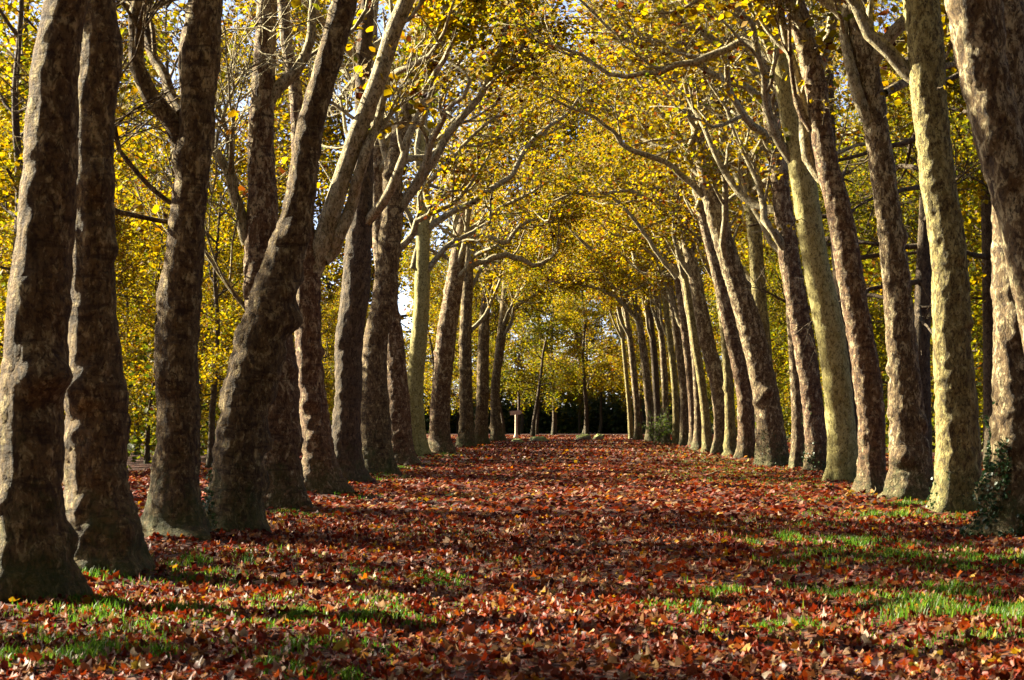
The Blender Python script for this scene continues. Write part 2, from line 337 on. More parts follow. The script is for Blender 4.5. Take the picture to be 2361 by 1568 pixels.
# ------------------------------------------------------------------ traced avenue trees (data)
GL = 'plane trees of the straight mossy row'
GR = 'plane trees of the leaning row'
TREES = [
 # --- the straight row with mossy feet
 dict(label='thick plane trunk with a pale sunlit upper edge, first of the mossy row', bark='brown', group=GL, seed=1, leafn=6000,
      pts=((1402,72,215),(1320,70,180),(1200,68,163),(1000,70,152),(784,83,146),(500,108,130),(350,117,125),(150,130,108),(0,152,95))),
 dict(label='grey burred plane trunk with a mossy green foot, second of the mossy row', bark='brown', group=GL, seed=2, leafn=6000, rough=1.3,
      pts=((1335,245,205),(1275,240,180),(1200,232,163),(1100,222,145),(960,222,148),(784,215,118),(500,212,102),(250,218,95),(125,232,100),(0,222,86))),
 dict(label='brown plane trunk with a curved upswept side limb, third of the mossy row', bark='brown', group=GL, seed=3, leafn=6000, rough=1.1,
      pts=((1255,405,150),(1180,405,125),(1000,410,100),(784,408,102),(600,424,92),(500,432,84),(400,442,82),(300,453,82),(220,456,82),(130,459,98),(0,475,80)),
      forks=(((420,345,44),(395,285,42),(350,225,42),(318,150,36),(315,80,36),(325,-20,36)), ((415,260,28,.3),(385,190,26,.6),(345,110,24,.9),(330,20,24,1.2)), ((402,475,9),(360,445,7),(325,410,6),(295,375,5),(272,340,4)), ((400,510,6),(330,500,5),(268,490,3)))),
 dict(label='massive dark plane trunk leaning over the path with ivy on its foot', bark='brown', group=GL, seed=4, leafn=6000, rough=1.2, ivy=350, ivy_side=-1, ivy_cov=.6,
      pts=((1240,540,140),(1160,542,122),(1100,545,118),(950,563,116),(784,605,120),(650,640,97),(500,684,77),(400,700,68),(300,714,62),(150,755,59),(0,795,58))),
 dict(label='upright plane trunk behind the massive leaning one, with a bright bent limb', bark='red', group=GL, seed=5, leafn=8000,
      pts=((1182,645,125),(1100,642,110),(950,640,106),(784,624,100),(650,606,90),(500,606,74),(300,602,58),(100,612,50),(0,616,46)),
      forks=(((585,735,13),(545,685,11),(510,635,10),(470,575,7)), ((572,560,27),(552,480,26),(527,400,24),(490,340,20),(470,300,16)), ((545,430,13),(530,360,12),(522,300,11),(500,235,9)), ((585,520,34),(590,430,32),(608,310,28),(612,255,30),(640,205,32),(690,160,26),(715,90,22),(722,0,20)),)),
 dict(label='plane trunk forking low into two long pale slanting limbs', bark='red', group=GL, seed=6, leafn=9000,
      pts=((1145,738,118),(1080,736,84),(1000,728,72),(900,718,66),(784,712,62),(600,706,60),(500,700,44),(380,690,36),(200,680,30)),
      forks=(((715,640,48),(740,570,50),(765,490,46),(792,400,42),(830,290,42),(870,190,40),(906,75,40),(942,-10,38)), ((745,600,34),(782,545,32),(812,450,28),(850,345,24),(862,300,20)))),
 dict(label='rough furrowed dark plane trunk, straight, behind the two pale slanting limbs', bark='dark', group=GL, seed=7, leafn=11000, rough=0.8,
      pts=((1115,795,98),(1050,795,76),(1000,797,70),(900,803,62),(784,805,64),(700,817,66),(550,828,58),(450,836,48),(300,838,42),(150,838,36),(0,845,32))),
 dict(label='ringed plane trunk curving up to a forked crown beside the rough dark one', bark='brown', group=GL, seed=8, leafn=12000,
      pts=((1098,868,90),(1040,866,78),(950,863,72),(850,862,60),(784,866,57),(700,886,58),(600,893,54),(500,905,50),(400,907,45),(300,927,43),(200,952,36),(100,968,33),(0,985,29)),
      forks=(((925,475,22),(985,392,20),(1040,300,18),(1110,215,16),(1150,120,13)), ((945,250,24),(985,180,20),(1015,110,17),(1030,20,14)), ((903,410,20),(885,340,18),(870,290,14)))),
 dict(label='slim red brown plane trunk half hidden behind the ringed one', bark='red', group=GL, seed=9, leafn=12000,
      pts=((1078,925,76),(1020,922,62),(900,916,52),(784,909,44),(600,880,36),(400,868,32),(200,860,28),(0,856,25))),
 dict(label='pale olive smooth plane trunk with clean bark in the mossy row', bark='pale', group=GL, seed=10, leafn=14000, rough=0.4,
      pts=((1052,965,58),(1000,960,45),(900,956,39),(784,966,38),(700,972,36),(550,975,32),(400,977,27),(250,972,23),(100,965,20)),
      forks=(((950,620,14),(965,572,15),(992,525,16),(1040,490,16),(1090,465,15),(1140,430,14),(1180,405,13),(1210,345,12),(1260,295,10),(1310,260,8),(1335,225,6)), ((980,520,14),(1000,470,13),(1035,430,12),(1045,380,10)))),
 dict(label='brown plane trunk with a sunlit knob on its flank', bark='red', group=GL, seed=11, leafn=14000,
      pts=((1046,1015,64),(1000,1014,50),(950,1014,46),(850,1022,44),(784,1028,45),(650,1048,40),(550,1062,32),(480,1074,28),(380,1085,23)),
      forks=(((1075,620,12),(1120,600,13),(1180,590,13),(1230,612,10)), ((1068,560,12),(1120,545,12),(1163,560,11),(1200,520,9),(1250,500,7)), ((1050,560,12),(1060,430,13),(1072,395,12),(1090,340,11),(1122,270,10),(1155,220,9),(1182,150,7)))),
 dict(label='slender plane trunk next to the knobbed one in the mossy row', bark='brown', group=GL, seed=12, leafn=14000,
      pts=((1031,1075,45),(980,1075,34),(900,1074,31),(784,1073,29),(700,1076,27),(600,1081,25),(500,1092,21))),
 dict(label='dark slender plane trunk last but one of the mossy row', bark='brown', group=GL, seed=13, leafn=14000,
      pts=((1026,1108,40),(980,1110,30),(900,1113,28),(784,1115,26),(720,1118,23),(650,1124,20))),
 dict(label='plane trunk with a limb arching over the path, last of the mossy row', bark='brown', group=GL, seed=14, leafn=15000,
      pts=((1018,1148,34),(970,1143,25),(900,1142,21),(784,1155,21),(720,1161,18),(650,1166,15)),
      forks=(((1145,800,8),(1165,750,9),(1185,715,9),(1230,682,8),(1290,645,6)),)),
 # --- the leaning row
 dict(label='huge brown leaning plane trunk beside the ivy-footed one, no foot visible', bark='flaky', group=GR, seed=20, leafn=6000, rough=0.7,
      pts=((1305,2560,215),(1200,2540,175),(1000,2490,155),(784,2430,140),(600,2385,126),(450,2343,116),(300,2300,112),(150,2265,114),(0,2246,132))),
 dict(label='dark burred plane trunk with its foot wrapped in ivy', bark='flaky', group=GR, seed=21, leafn=6000, rough=1.3, ivy=3000, ivy_cov=.65,
      pts=((1245,2335,170),(1180,2338,130),(1100,2340,112),(950,2345,112),(784,2345,106),(600,2340,100),(400,2335,90),(200,2326,82),(0,2320,78))),
 dict(label='khaki plane trunk with vertical bark flakes next to the ivy-wrapped one', bark='khaki', group=GR, seed=22, leafn=6000, rough=0.4, ivy=220,
      pts=((1185,2212,132),(1130,2210,112),(1050,2208,100),(900,2203,94),(784,2194,88),(600,2190,82),(400,2161,80),(200,2140,80),(0,2123,82))),
 dict(label='plane trunk with a knobbly swollen foot and flaking sunlit edge', bark='flaky', group=GR, seed=23, leafn=6000, rough=0.9,
      pts=((1158,2098,122),(1100,2097,98),(1000,2093,84),(784,2078,68),(600,2062,62),(400,2036,58),(200,2005,60),(0,1978,56)),
      forks=(((2040,215,20,.5),(2085,190,22,1.0),(2130,170,18,1.5)),)),
 dict(label='reddish plane trunk leaning inwards above a dry forked twig', bark='red', group=GR, seed=24, leafn=7000, rough=0.7,
      pts=((1145,2010,84),(1080,2010,66),(1000,2011,62),(900,2003,62),(784,1986,62),(650,1962,60),(500,1938,58),(350,1902,52),(200,1881,50),(0,1830,48)),
      forks=(((1875,300,18),(1850,260,20),(1835,230,20),(1830,215,10)),)),
 dict(label='smooth pale yellow-green plane trunk with broken limb stubs', bark='pale', group=GR, seed=25, leafn=8000, rough=0.15,
      pts=((1115,1945,76),(1060,1943,69),(1000,1940,66),(784,1917,66),(600,1880,62),(400,1850,59),(300,1835,57),(230,1818,50),(160,1803,38),(80,1790,30),(0,1780,26)),
      forks=(((1832,250,26),(1820,210,26),(1800,140,24),(1770,70,22),(1740,20,20)), ((1848,375,12),(1872,335,10)))),
 dict(label='dark red plane trunk with glossy ivy leaves up its sunlit edge', bark='red', group=GR, seed=26, leafn=9000, rough=0.7, ivy=500,
      pts=((1093,1886,56),(1050,1884,52),(950,1876,49),(784,1853,50),(600,1821,48),(400,1796,42),(200,1770,36),(0,1755,30)),
      forks=(((1765,240,18),(1720,200,18),(1680,188,16),(1640,170,14),(1600,140,11)), ((1760,130,16),(1700,105,17),(1661,100,18),(1631,80,18),(1591,60,17),(1551,48,16),(1521,25,15),(1501,-5,13)), ((1755,60,12),(1660,92,11),(1581,100,11),(1501,102,10),(1436,88,9),(1386,50,7)))),
 dict(label='thin grey plane trunk in the gap beside the ivy-edged red one', bark='flaky', group=GR, seed=27, leafn=8000, rough=0.6,
      pts=((1085,1838,42),(1030,1840,34),(900,1838,31),(784,1830,28),(600,1818,25),(400,1790,22),(250,1770,18))),
 dict(label='strongly leaning dark plane trunk with swollen mossy foot', bark='flaky', group=GR, seed=28, leafn=11000, rough=0.9, ivy=300,
      pts=((1078,1783,80),(1030,1780,70),(950,1772,62),(784,1738,58),(650,1698,50),(500,1651,43),(400,1626,38),(300,1610,33),(200,1589,26),(100,1580,22),(0,1570,19)),
      forks=(((1650,490,16),(1620,450,15),(1581,415,14),(1551,385,13),(1511,365,13),(1461,350,12),(1431,325,11),(1401,295,9),(1371,270,8),(1336,257,6)), ((1600,280,16),(1575,240,13),(1580,150,11),(1566,65,10),(1550,0,9)), ((1640,430,24),(1660,360,22),(1675,280,19),(1690,190,16)))),
 dict(label='straight pale khaki plane trunk behind the strongly leaning one', bark='khaki', group=GR, seed=29, leafn=11000, rough=0.3,
      pts=((1072,1760,40),(1000,1762,36),(900,1764,36),(784,1760,36),(700,1752,34),(500,1736,33),(350,1715,31),(200,1698,27),(0,1690,24))),
 dict(label='slim red plane trunk beside the straight pale khaki one', bark='red', group=GR, seed=30, leafn=13000, rough=0.6,
      pts=((1060,1720,46),(1000,1721,40),(900,1716,38),(784,1690,34),(650,1660,30),(500,1622,25),(350,1600,20))),
 dict(label='short mossy-edged plane trunk in front of the slim red one', bark='khaki', group=GR, seed=31, leafn=13000, rough=0.8,
      pts=((1052,1686,34),(1000,1684,26),(900,1681,23),(784,1672,20),(650,1655,18),(500,1630,15))),
 dict(label='dark bowed plane trunk with flaky white edge, leaning hard over the path', bark='flaky', group=GR, seed=32, leafn=14000, rough=0.8,
      pts=((1050,1661,40),(1000,1663,36),(900,1657,36),(784,1630,36),(650,1604,30),(500,1573,26),(350,1552,20),(200,1540,15)),
      forks=(((1565,400,13),(1520,345,12),(1480,310,11),(1451,280,10),(1416,260,9),(1371,245,8),(1331,205,7),(1296,185,6)), ((1550,330,17),(1541,245,17),(1511,185,16),(1486,130,14),(1466,95,12),(1421,55,11),(1381,35,9)), ((1560,640,12),(1520,590,11),(1491,545,10),(1461,505,9),(1431,470,8),(1401,450,7),(1346,440,6),(1271,465,5)))),
 dict(label='khaki plane trunk leaning parallel to the dark bowed one', bark='khaki', group=GR, seed=33, leafn=14000, rough=0.4,
      pts=((1043,1632,28),(1000,1630,22),(900,1620,20),(784,1602,19),(650,1582,17),(500,1556,14))),
 dict(label='mossy-footed plane trunk between two paler leaning ones', bark='flaky', group=GR, seed=34, leafn=14000, rough=0.7,
      pts=((1038,1609,32),(1000,1610,22),(900,1608,18),(784,1598,16),(650,1576,14),(520,1552,12))),
 dict(label='slim straight-sided plane trunk with an unbroken white edge', bark='red', group=GR, seed=35, leafn=14000, rough=0.5,
      pts=((1032,1598,24),(980,1598,19),(900,1594,19),(784,1582,19),(650,1563,16),(520,1542,13))),
 dict(label='plane trunk with grey green flaky edge in the far leaning row', bark='flaky', group=GR, seed=36, leafn=14000, rough=0.6,
      pts=((1029,1580,30),(980,1579,22),(900,1576,18),(784,1562,18),(650,1543,15),(540,1525,12)),
      forks=(((1556,710,13),(1521,660,13),(1486,625,13),(1456,600,12),(1411,588,10),(1371,578,9),(1331,545,7),(1291,495,6)),)),
 dict(label='pale knuckled plane trunk with a kinked upper stem', bark='khaki', group=GR, seed=37, leafn=14000, rough=0.4,
      pts=((1026,1560,22),(980,1559,17),(900,1556,15),(820,1549,15),(784,1544,14),(700,1534,13),(600,1520,11))),
 dict(label='slender plane trunk with dark side beside the leafy sapling', bark='flaky', group=GR, seed=38, leafn=14000, rough=0.5,
      pts=((1024,1536,22),(980,1536,16),(900,1533,15),(784,1526,14),(680,1512,12))),
 dict(label='shaded plane trunk standing just behind the leafy sapling', bark='dark', group=GR, seed=39, leafn=14000, rough=0.4,
      pts=((1021,1518,20),(980,1517,16),(900,1513,16),(784,1505,15),(680,1490,12))),
 dict(label='dark plane trunk with a bright white base, third before the boulders', bark='flaky', group=GR, seed=40, leafn=15000, rough=0.5,
      pts=((1019,1500,25),(970,1499,19),(900,1494,19),(784,1480,17),(700,1466,14),(630,1450,11)),
      forks=(((1474,740,8),(1440,700,9),(1390,670,8),(1330,655,6)),)),
 dict(label='plane trunk with leaning crown, last but one before the boulders', bark='flaky', group=GR, seed=41, leafn=15000, rough=0.5,
      pts=((1016,1471,20),(970,1470,15),(900,1465,15),(784,1453,14),(700,1440,11))),
 dict(label='thin plane trunk at the end of the leaning row beside the boulders', bark='khaki', group=GR, seed=42, leafn=15000, rough=0.5,
      pts=((1013,1456,14),(970,1453,11),(900,1447,10),(784,1436,9),(700,1428,7))),
]
BASES = np.array([ground_at(d['pts'][0][1], d['pts'][0][0])[:2] for d in TREES])

# ------------------------------------------------------------------ ground
def axis(lim_lo, lim_hi, d0, far):
    mid = list(np.arange(lim_lo, lim_hi + 1e-6, d0))
    s = d0; a = lim_lo; lo = []
    while a > -far:
        s *= 1.35; a -= s; lo.append(a)
    s = d0; b = lim_hi; hi = []
    while b < far:
        s *= 1.35; b += s; hi.append(b)
    return np.array(lo[::-1] + mid + hi)
gx, gy = axis(-12, 12, 0.2, 2500), axis(6, 80, 0.4, 2500)
X, Y = np.meshgrid(gx, gy)
Vg = np.stack([X.ravel(), Y.ravel(), gz(X.ravel(), Y.ravel())], 1)
nx = len(gx)
i = np.arange(len(gy) - 1)[:, None] * nx; j = np.arange(nx - 1)[None, :]
Qg = np.stack([i + j, i + j + 1, i + j + nx + 1, i + j + nx], -1).reshape(-1, 4)
ground = obj('ground', mesh_np('ground', Vg, [Qg]), ground_mat(), kind='structure')

# ------------------------------------------------------------------ growing trees
XC = 0.9                                     # middle of the avenue
def arch(x):
    u = abs(x - XC) / 5.6
    return 5.2 + 4.6 * math.sqrt(max(0.0, 1 - u * u)) if u < 1 else 4.6

def walk(rng, p, d, L, step, wob, up=0.05, pull=None, keep_arch=False, kink=0.0):
    n = max(3, int(L / step))
    P = [np.array(p, float)]
    d = np.array(d, float); d /= np.linalg.norm(d)
    for k in range(n):
        d = d + rng.normal(size=3) * wob
        d[2] += up
        if kink and rng.random() < kink: d = d + rng.normal(size=3) * 0.45
        if pull is not None: d = d + pull
        if keep_arch and P[-1][2] + d[2] * step < arch(P[-1][0]) + 0.3: d[2] += 0.35
        d /= np.linalg.norm(d)
        P.append(P[-1] + d * step)
    return np.array(P)

def side_dir(rng, t, a0=0.5, a1=1.0):
    t = t / (np.linalg.norm(t) + 1e-9)
    v = rng.normal(size=3); v -= v.dot(t) * t; v /= np.linalg.norm(v) + 1e-9
    a = rng.uniform(a0, a1)
    return math.cos(a) * t + math.sin(a) * v

def limb_tree(rng, bag, anchors, P, r0, r1, nbr, ntw, sides, twl=1.3, brl=3.0, keep=True, first=0.25):
    """one limb with its branches and twigs added to bag; leaf anchors collected"""
    R = np.linspace(r0, r1, len(P)) if np.isscalar(r0) else r0
    R = np.linspace(float(np.atleast_1d(r0)[0]), r1, len(P))
    bag.add(*tube(P, R, sides))
    T = np.gradient(P, axis=0)
    for b in range(nbr):
        f = first + (1 - first) * (b + rng.random()) / nbr
        k = min(len(P) - 1, int(f * (len(P) - 1)))
        L = brl * rng.uniform(0.6, 1.2) * (1.15 - 0.5 * f)
        B = walk(rng, P[k], side_dir(rng, T[k], 0.45, 0.95), L, 0.38, 0.20, 0.06, None, keep, 0.12)
        rb = max(0.014, min(R[k] * 0.62, 0.026 * L))
        bag.add(*tube(B, np.linspace(rb, 0.008, len(B)), max(4, sides - 2)))
        anchors.append(B[len(B) // 2:])
        TB = np.gradient(B, axis=0)
        for w in range(ntw):
            kk = int(rng.uniform(0.2, 1.0) * (len(B) - 1))
            Wp = walk(rng, B[kk], side_dir(rng, TB[kk], 0.4, 1.1), twl * rng.uniform(0.5, 1.2), 0.3, 0.25, 0.02, None, keep)
            bag.add(*tube(Wp, np.linspace(0.010, 0.004, len(Wp)), 3))
            anchors.append(Wp)

def crown_mesh(name, anchors, n, size, rng, proto=LEAF2, tris=LEAF2_T, jit=0.16, origin=(0, 0, 0), keep=True):
    S = np.concatenate([a[:-1] for a in anchors]); E = np.concatenate([a[1:] for a in anchors])
    k = rng.integers(0, len(S), n)
    f = rng.random((n, 1))
    C = S[k] * (1 - f) + E[k] * f + rng.normal(size=(n, 3)) * jit
    C[:, 2] -= 0.05
    V, T = leaves(C, size, rng, proto, tris)
    return mesh_np(name, V - np.array(origin), [T])

def smooth_path(P, R, step):
    P = np.asarray(P, float); R = np.asarray(R, float)
    d = np.concatenate([[0], np.cumsum(np.linalg.norm(np.diff(P, axis=0), axis=1))])
    s = np.arange(0, d[-1], step) if np.isscalar(step) else step(d[-1])
    m = np.gradient(P, d, axis=0); mr = np.gradient(R, d)
    k = np.clip(np.searchsorted(d, s, side='right') - 1, 0, len(d) - 2)
    h = d[k + 1] - d[k]; t = (s - d[k]) / h
    h00 = 2 * t**3 - 3 * t**2 + 1; h10 = t**3 - 2 * t**2 + t; h01 = -2 * t**3 + 3 * t**2; h11 = t**3 - t**2
    Q = h00[:, None] * P[k] + (h10 * h)[:, None] * m[k] + h01[:, None] * P[k + 1] + (h11 * h)[:, None] * m[k + 1]
    RR = np.maximum(0.03, h00 * R[k] + h10 * h * mr[k] + h01 * R[k + 1] + h11 * h * mr[k + 1])
    return Q, RR, s

def trunk_mesh(name, P, R, origin, rough, rng, depth, vis):
    """traced trunk with burrs, wrinkles and root flare"""
    fine = 0.04 if depth < 45 else (0.06 if depth < 80 else 0.12)
    def st(L):
        a = np.arange(0, min(vis, L), fine)
        b = np.arange(min(vis, L), L, 0.2)
        return np.concatenate([a, b])
    Q, RR, s = smooth_path(P, R, st)
    n = 48 if depth < 45 else (36 if depth < 80 else 20)
    V, F4 = tube(Q, RR, n)
    m = len(Q)
    C = np.repeat(Q, n, axis=0); RV = np.repeat(RR, n)
    N = (V - C) / (RV[:, None] + 1e-9)
    rel = V - np.array(origin)
    sd = int(rng.integers(1, 9999))
    z = rel[:, 2]
    lowf = np.clip(1.25 - z / 6.0, 0.35, 1.0)
    upf = np.clip(1.1 - z / 3.5, 0.45, 1.0)
    d = (0.022 * vnoise(rel * (2.6, 2.6, 1.4), sd) + 0.016 * vnoise(rel * (6, 6, 4), sd + 1)) * upf
    d += rough * 0.013 * upf * vnoise(rel * (1.8, 1.8, 13.0), sd + 2)
    d += rough * 0.012 * upf * vnoise(rel * (5, 5, 24.0), sd + 3)
    pl = vnoise(rel * (13, 13, 7.5), sd + 4)
    d += 0.009 * np.clip(pl * 4, -1, 1) * (1 if rough > .2 else .3)
    d += 0.006 * vnoise(rel * (34, 34, 22), sd + 5)
    nb = int(3 + rough * 9)
    for b in range(nb):                                # burrs and knots
        k = int(rng.random() ** 1.6 * 0.7 * min(m - 1, vis / fine))
        th = rng.uniform(0, 2 * math.pi)
        v0 = rel[min(len(rel) - 1, k * n + int(th / (2 * math.pi) * n))]
        sg = rng.uniform(0.07, 0.17) * (0.6 + 0.5 * rough)
        q = ((rel - v0) ** 2 * (1, 1, 1.6)).sum(1)
        d += rng.uniform(0.25, 0.6) * sg * np.exp(-q / sg ** 2)
        d -= 0.25 * sg * np.exp(-((rel - v0 + (0, 0, sg * 1.5)) ** 2 * (1, 1, 6)).sum(1) / sg ** 2)
    th = np.tile(np.arange(n) * 2 * math.pi / n, m)
    ph = rng.uniform(0, 6.28)
    fl = np.exp(-np.maximum(z, 0) / 0.28)
    d += fl * RV * (0.16 + 0.30 * np.maximum(0, np.sin(th * 3 + ph) * 0.6 + np.sin(th * 5 + ph * 2) * 0.5))
    scale = np.clip(RV / 0.28, 0.25, 1.15)
    V = V + N * (d * scale)[:, None]
    top = len(V)
    V = np.concatenate([V, Q[-1:]])
    jj = np.arange(n); cap = np.stack([top - n + jj, top - n + (jj + 1) % n, np.full(n, top)], 1)
    return mesh_np(name, V - np.array(origin), [F4, cap]), V[:-1], N

def avenue_tree(label, bark, pts, rough=1.0, ivy_side=0, ivy_cov=0.55, forks=(), group=None, htop=16.5, leafn=13000, limbs=7, ivy=0, nolimb=False, lean_y=0.0, seed=0):
    """pts: (y, x, width) in traced pixels from the base upwards; the first y is the ground contact"""
    rng = np.random.default_rng(1000 + seed)
    yb, xb, wb = pts[0]
    g = ground_at(xb, yb)
    D = g[1]
    g[2] = gz(g[0], g[1])[0]
    P = []; R = []
    for (yy, xx, ww) in pts:
        q = at_depth(xx, yy, D)
        P.append(q); R.append(ww * K / F * D / 2)
    P[0][2] = -0.15
    for k in range(1, len(P)): P[k][1] += lean_y * (P[k][2]) * 0.02
    vis = np.linalg.norm(np.diff(np.array(P), axis=0), axis=1).sum() + 0.4
    rb = R[-1]
    side = 1 if g[0] < XC else -1
    # continue above the traced part
    d = P[-1] - P[-2]; d /= np.linalg.norm(d)
    ztop = htop * rng.uniform(0.9, 1.1)
    nstep = 0
    ztrace = P[-1][2]
    while P[-1][2] < ztop and nstep < 30:
        d = d + rng.normal(size=3) * 0.10 + (0.015 * side, 0, 0.05); d[2] = max(d[2], 0.6); d /= np.linalg.norm(d)
        P.append(P[-1] + d * 0.9)
        f = min(1, max(0, (P[-1][2] - ztrace) / max(0.5, ztop - ztrace)))
        R.append(rb * (1 - f) + 0.035 * f)
        nstep += 1
    P = np.array(P); R = np.array(R)
    root = empty('plane_tree', g)
    tag(root, label, 'tree', group)
    me, TV, TN = trunk_mesh('trunk', P, R, g, rough, rng, D, vis)
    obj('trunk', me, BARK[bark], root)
    anchors = []
    for fk in forks:                              # limbs traced from the picture
        fp = [at_depth(a, b, D + (fk[k][3] if len(fk[k]) > 3 else 0)) for k, (a, b, *_) in enumerate(fk)]
        fr = [w[2] * K / F * D / 2 for w in fk]
        Q, RR, s = smooth_path(fp, fr, 0.16)
        # go on past the traced end
        ext = walk(rng, Q[-1], Q[-1] - Q[-2], 1.2 if D < 40 and fk[-1][2] < 12 else 3.0, 0.35, 0.13, 0.06, None, True, 0.1)[1:]
        Pq = np.concatenate([Q, ext]); Rq = np.concatenate([RR, np.linspace(RR[-1], 0.012, len(ext))])
        w = 0.5 * vnoise(Pq * 3.3, seed)[:, None] * rng.normal(size=(1, 3)) * Rq[:, None]
        bag = Bag(); V, Qd = tube(Pq + w, Rq, 10)
        bag.add(V, Qd)
        TT = np.gradient(Pq, axis=0)
        for b in range(5):
            k = int(rng.uniform(0.35, 1) * (len(Pq) - 1))
            br = walk(rng, Pq[k], side_dir(rng, TT[k], .5, 1.0), rng.uniform(1.5, 3), 0.35, 0.2, 0.05, None, True, .1)
            limb_tree(rng, bag, anchors, br, min(Rq[k] * .55, .05), .01, 4, 4, 5, brl=1.4)
        me = bag.mesh('limb'); me.transform(Matrix.Translation(-Vector(g)))
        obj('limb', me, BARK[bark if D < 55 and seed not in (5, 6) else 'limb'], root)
    if not nolimb:
        cs = np.concatenate([[0], np.cumsum(np.linalg.norm(np.diff(P, axis=0), axis=1))])
        if side < 0 and D > 40: limbs = limbs + 4
        elif D > 60: limbs = limbs + 2
        for l in range(limbs):
            zl = (10.0 if side > 0 and D < 50 else 5.6) + (ztop - (11.2 if side > 0 and D < 50 else 6.8)) * ((l + 0.15 + 0.7 * rng.random()) / limbs) ** 0.9
            k = int(np.argmin(abs(P[:, 2] - zl)))
            k0 = min(k, len(P) - 2)
            tt = (zl - P[k0][2]) / max(0.05, (P[k0 + 1][2] - P[k0][2]))
            p0 = P[k0] + (P[k0 + 1] - P[k0]) * min(1, max(0, tt))
            rr = R[k0]
            az = rng.uniform(-1.0, 1.0) if l % 3 != 2 else rng.uniform(2.0, 4.2)
            lead = l % 3 == 1
            hx, hy = math.cos(az) * side, math.sin(az)
            el = rng.uniform(0.95, 1.3) if lead else rng.uniform(0.5, 0.95)
            L = rng.uniform(5.0, 8.5) * (1 - 0.35 * l / limbs)
            dvec = np.array((hx * math.cos(el), hy * math.cos(el), math.sin(el)))
            Pl = walk(rng, p0, dvec, L, 0.42, 0.14, 0.02, np.array((0.018 * side, 0, -0.012)), True, 0.16)
            bag = Bag()
            limb_tree(rng, bag, anchors, Pl, max(0.05, min(rr * 0.6, 0.135)), 0.014, 5 if side > 0 and D < 60 else 7, 4 if (side > 0 and D < 60) or D > 110 else 6, 7)
            me = bag.mesh('limb'); me.transform(Matrix.Translation(-Vector(g)))
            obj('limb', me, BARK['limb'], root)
        far = D > 45
        if side > 0:
            anchors = [a for a in anchors if a[:, 0].mean() > g[0] + 0.8 or rng.random() < .12]
            leafn = leafn * (.16 if D < 45 else .26 if D < 95 else .5)
            if D < 60:
                anchors = [a for a in anchors if a[:, 2].mean() > 10.3 or (D > 35 and rng.random() < .25)]; leafn = leafn * 2.2
        else:
            leafn = leafn * (.7 if D < 45 else .55 if D < 100 else .8)
        me = crown_mesh('crown', anchors, int(leafn), 0.15 if far else 0.16, rng, LEAF4 if not far else LEAF2, LEAF4_T if not far else LEAF2_T, origin=g)
        obj('crown', me, M_GOLD, root, 'stuff')
    if ivy:
        hi = np.where((TV[:, 2] < 2.0) & (TV[:, 2] > -.02))[0]
        ok = hi[vnoise(TV[hi] * (3.0, 3.0, 1.1), seed + 50) + 0.55 * vnoise(TV[hi] * (8, 8, 4), seed + 51) > TV[hi, 2] * 0.8 - ivy_cov]
        if ivy_side: ok = ok[(TV[ok, 0] - g[0]) * ivy_side > .12]
        if len(ok):
            k = rng.choice(ok, ivy)
            C = TV[k] + TN[k] * (rng.random((ivy, 1)) ** 2 * 0.05 + .005) + rng.normal(size=(ivy, 3)) * 0.012
            V, T = leaves(C, 0.048, rng, LEAF4, LEAF4_T, 0.2, 0.6)
            obj('ivy', mesh_np('ivy', V - g, [T]), M_IVY, root, 'stuff')
    return root, D, P, R, g

BUILT = {}
for d in TREES:
    BUILT[d['seed']] = avenue_tree(**d)

def copy_tree(src, loc, rz, label, group):
    r = src.copy(); COL.objects.link(r); r.location = loc; r.rotation_euler = (0, 0, rz)
    r['label'] = label; r['group'] = group
    for ch in src.children:
        c = ch.copy(); COL.objects.link(c); c.parent = r
    return r
# avenue continued out of view before its first trunks, added to block sky fill
LB, RB = 'unseen plane tree added against sky fill, carrying the mossy row on before its thick first trunk', 'unseen plane tree added against sky fill, carrying the leaning row on before its huge brown trunk'
copy_tree(BUILT[3][0], (-4.7, 12.2, 0), 0.0, LB, GL)
for k, y in enumerate((5.5, -0.5, -6.5, -12.5, -18.5)):
    copy_tree(BUILT[(36, 41, 33)[k % 3]][0], (-4.7, y, 0), math.pi, LB, GL)
for k, y in enumerate((17.0, 11.0, 5.0, -1.0, -7.0, -13.0, -19.0)):
    copy_tree(BUILT[(41, 36, 40)[k % 3]][0], (6.1, y, 0), 0.0, RB, GR)

# ------------------------------------------------------------------ woodland trees (shared meshes)
def forest_proto(seed, H, tr, zlow, spread, nleaf, size, proto=LEAF2, tris=LEAF2_T):
    rng = np.random.default_rng(seed)
    T = walk(rng, (0, 0, -0.1), (rng.normal() * .05, rng.normal() * .05, 1), H, 0.6, 0.05, 0.06)
    bag = Bag(); anchors = []
    bag.add(*tube(T, np.linspace(tr, 0.02, len(T)) * (1 + 0.5 * np.exp(-np.arange(len(T)) * 1.2)), 9))
    trunk = bag.mesh('trunk')
    bag = Bag()
    nl = 17
    for l in range(nl):
        f = (l + rng.random()) / nl
        z = zlow + (H * 0.97 - zlow) * f
        k = int(np.argmin(abs(T[:, 2] - z)))
        az = l * 2.4 + rng.normal() * .4
        el = 0.15 + 0.7 * f
        L = spread * (0.55 + 0.6 * math.sin(math.pi * min(0.95, 0.25 + 0.7 * f)))
        P = walk(rng, T[k], (math.cos(az) * math.cos(el), math.sin(az) * math.cos(el), math.sin(el)), L, 0.4, 0.14, 0.02)
        limb_tree(rng, bag, anchors, P, min(tr * .45, .05), .01, 5, 5, 4, twl=1.0, brl=1.8, keep=False, first=0.2)
    br = bag.mesh('limb')
    cr = crown_mesh('crown', anchors, nleaf, size, rng, proto, tris, 0.2)
    return trunk, br, cr

